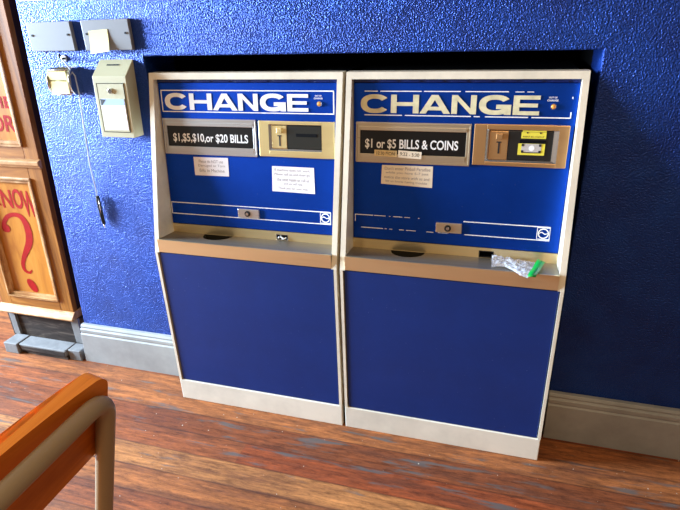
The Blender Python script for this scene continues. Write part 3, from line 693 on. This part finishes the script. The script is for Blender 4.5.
mb = MB(xf=cab); mb.box(-1.470, -1.228, CY+.012, CY+.020, 1.58, 1.90); mb.build('crown_panel', 'oak_panel', t)
def strip_mould(z0, prof, x0=CX0, x1=CX1, name='cross_moulding'):
    mb = MB(xf=cab); mb.prism([(CY+y, z0+z) for y, z in prof], x0-.004, x1+.006); return mb.build(name, 'oak_lt', t, bevel=.0015)
strip_mould(.782, [(.002, 0), (-.008, .002), (-.011, .008), (-.016, .014), (-.016, .026), (-.010, .030), (.002, .032)])
strip_mould(.1635, [(.4, 0), (-.022, 0), (-.024, .006), (-.018, .014), (-.012, .020), (-.006, .028), (.0, .031), (.4, .031)], name='base_moulding')
# plinth under it
p = thing('plinth', 'low grey painted plinth of worn boards under the wooden cabinet', 'plinth', (0, 0, 0))
MB().box(-1.520, -1.130, .160, .55, .0, .1630).build('toe_board', 'plinth_dk', p, bevel=.002)
for a, b in ((-1.500, -1.470), (-1.185, -1.148)): MB().box(a, b, .150, .162, .046, .1625).build('post', 'plinth', p, bevel=.002)
mb = MB(); mb.box(-1.418, -1.188, .086, .150, .018, .046); mb.build('step_board', 'plinth', p, bevel=.003)
mb = MB(); mb.box(-1.490, -1.422, .078, .150, .0, .048); mb.build('end_block', 'plinth', p, bevel=.003)
mb = MB(); mb.box(-1.184, -1.126, .098, .150, .0, .046); mb.build('end_block', 'plinth', p, bevel=.003)
mb = MB(); mb.box(-1.418, -1.188, .092, .150, .0, .016); mb.box(-1.416, -1.190, .0845, .0862, .019, .040); mb.build('riser', 'plinth_dk', p, bevel=.001)

# ------------------------------------------------------------------ school chair in the foreground
P0 = Vector((-.0343, -.8825, .82)); ea = Vector((0, -1, 0)); eb = Vector((.26, 0, .965)).normalized(); ec = Vector((-.965, 0, .26)).normalized()
CW = .345
def chp(a, b, c): return P0+ea*a+eb*b+ec*c
t = thing('school_chair', 'wooden school chair with a taupe tubular metal frame, seen from behind at lower left', 'chair', (P0.x-.2, P0.y-CW/2, 0)); O = t.location.copy()
def LC(v): return tuple(Vector(v)-O)
# back frame and rear legs: one bent tube
rB = .0122
def bend(c, p, q, r, n=8): # rounded corner at c between directions to p and q
    d1 = (p-c).normalized(); d2 = (q-c).normalized(); out = []
    for i in range(n+1):
        k = i/n; out.append((c+d1*r)*(1-k)**2+c*2*k*(1-k)+(c+d2*r)*k**2)
    return out
c0 = chp(0, .0, 0); c1 = chp(CW, .0, 0)
seatz = .43
def down(c): # where the back upright meets the seat level
    k = (c.z-seatz)/eb.z; return c-eb*k
s0, s1 = down(c0), down(c1)
f0 = Vector((s0.x+.045, s0.y, .013)); f1 = Vector((s1.x+.045, s1.y, .013))
path = [f0]+bend(s0, f0, c0, .05)+bend(c0, s0, c1, .034)+bend(c1, c0, s1, .034)+bend(s1, c1, f1, .05)+[f1]
mb = MB(); mb.tube([LC(p_) for p_ in path], rB, 16); mb.build('back_frame', 'tube', t)
# curved plywood backrest
def backrest():
    na, nb = 30, 6; a0, a1, b0, b1 = -.017, CW+.017, -.110, .020; rc = .020
    mb = MB()
    def outline():
        pts = []
        for cxa, cbb, st in ((a1-rc, b1-rc, 0), (a0+rc, b1-rc, 90), (a0+rc, b0+rc, 180), (a1-rc, b0+rc, 270)):
            for k in range(7):
                an = math.radians(st+k*15); pts.append((cxa+rc*math.cos(an), cbb+rc*math.sin(an)))
            if st == 0 or st == 180:
                xs = [a1-rc+(a0+rc-a1+rc)*i/24 for i in range(1, 24)] if st == 0 else [a0+rc+(a1-rc-a0-rc)*i/24 for i in range(1, 24)]
                pts += [(x_, b1 if st == 0 else b0) for x_ in xs]
        return pts
    ol = outline(); n = len(ol)
    def bow(a): k = (a-CW/2)/(CW/2); return .012*(1-k*k)
    def sh(b): return b
    F = [LC(chp(a, sh(b), .0125+.022+bow(a))) for a, b in ol]; R_ = [LC(chp(a, sh(b), .0125+bow(a)))for a, b in ol]
    mid = n
    mb.add(F+R_, [(i, (i+1) % n, (i+1) % n+n, i+n) for i in range(n)], 1)
    # caps as strips pairing top and bottom points
    bm = bmesh.new()
    for L_ in (F, R_):
        vs = [bm.verts.new(q) for q in L_]; ed = [bm.edges.new((vs[i], vs[(i+1) % n])) for i in range(n)]
        bmesh.ops.triangle_fill(bm, edges=ed, use_beauty=True)
    bm.verts.index_update(); mb.add([tuple(q.co) for q in bm.verts], [tuple(q.index for q in f_.verts) for f_ in bm.faces], 0); bm.free()
    return mb.build('backrest', ['chair_wood', 'chair_edge'], t, bevel=.002)
backrest()
for a in (.0, CW):
    mb = MB(); cc = chp(a+.0, -.045, 0)
    mb.tube([LC(chp(a, -.045, -.002)), LC(chp(a, -.045, .013))], .0045, 10); mb.build('rivet', 'dark', t)
# seat, seat frame and front legs
sx1 = min(s0.x, s1.x); depth = .37
mb = MB(); pts = [(sx1-.012, s1.y-.005), (sx1-.012, s0.y+.005), (sx1-depth*.6, s0.y+.022), (sx1-depth, s0.y+.012), (sx1-depth-.02, (s0.y+s1.y)/2), (sx1-depth, s1.y-.012), (sx1-depth*.6, s1.y-.022)]
mb.prism([(x-O.x, y-O.y) for x, y in pts], seatz+.013, seatz+.028, 'z'); mb.build('seat', ['chair_wood'], t, bevel=.006)
for s_, f_ in ((s0, f0), (s1, f1)):
    fr = Vector((sx1-depth+.03, s_.y, seatz)); ft = Vector((sx1-depth+.0, s_.y, .013))
    mb = MB(); mb.tube([LC(s_+Vector((0, 0, -.002)))]+[LC(q) for q in bend(fr, s_, ft, .05)]+[LC(ft)], .0110, 14); mb.build('front_leg', 'tube', t)
    for q in (ft, f_):
        mb = MB(); mb.tube([LC((q.x, q.y, .0)), LC((q.x, q.y, .03))], .0150, 14); mb.build('rubber_foot', 'rubber', t)
for xq in (sx1-.1, sx1-depth+.07): MB().tube([LC((xq, s0.y, seatz-.001)), LC((xq, s1.y, seatz-.001))], .009, 10).build('cross_bar', 'tube', t)

# ------------------------------------------------------------------ light
def area(name, loc, target, size, energy, col, sy=None, spread=None):
    l = bpy.data.lights.new(name, 'AREA'); l.energy = energy; l.color = col; l.shape = 'RECTANGLE'; l.size = size; l.size_y = sy or size
    if spread: l.spread = spread
    o = bpy.data.objects.new(name, l); C.objects.link(o); o.location = loc
    o.rotation_euler = (Vector(target)-Vector(loc)).to_track_quat('-Z', 'Y').to_euler(); return o
# daylight through the window in the left wall
area('window_daylight', (XL+.02, -.76, 1.45), (XL+1, -.70, 1.40), 1.0, 640, (.62, .80, 1.0), 1.0)
area('window_daylight', (XL+.02, -.12, 1.42), (XL+1, -.09, 1.36), .30, 160, (.50, .70, 1.0), .12)
# warm ceiling lamps of the room
area('ceiling_lamp', (.9, -1.7, ZC-.02), (.9, -1.7, 0), .5, 19, (1.0, .68, .36))
area('ceiling_lamp', (-.9, -2.0, ZC-.02), (-.9, -2.0, 0), .5, 6, (1.0, .76, .5))
wd = bpy.data.worlds.new('world'); bpy.context.scene.world = wd; wd.use_nodes = True
wd.node_tree.nodes['Background'].inputs[0].default_value = (.7, .83, 1, 1); wd.node_tree.nodes['Background'].inputs[1].default_value = 1.0
vs = bpy.context.scene.view_settings
vs.view_transform = 'Standard'; vs.look = 'None'; vs.gamma = 1; vs.use_curve_mapping = False; vs.exposure = 0.68
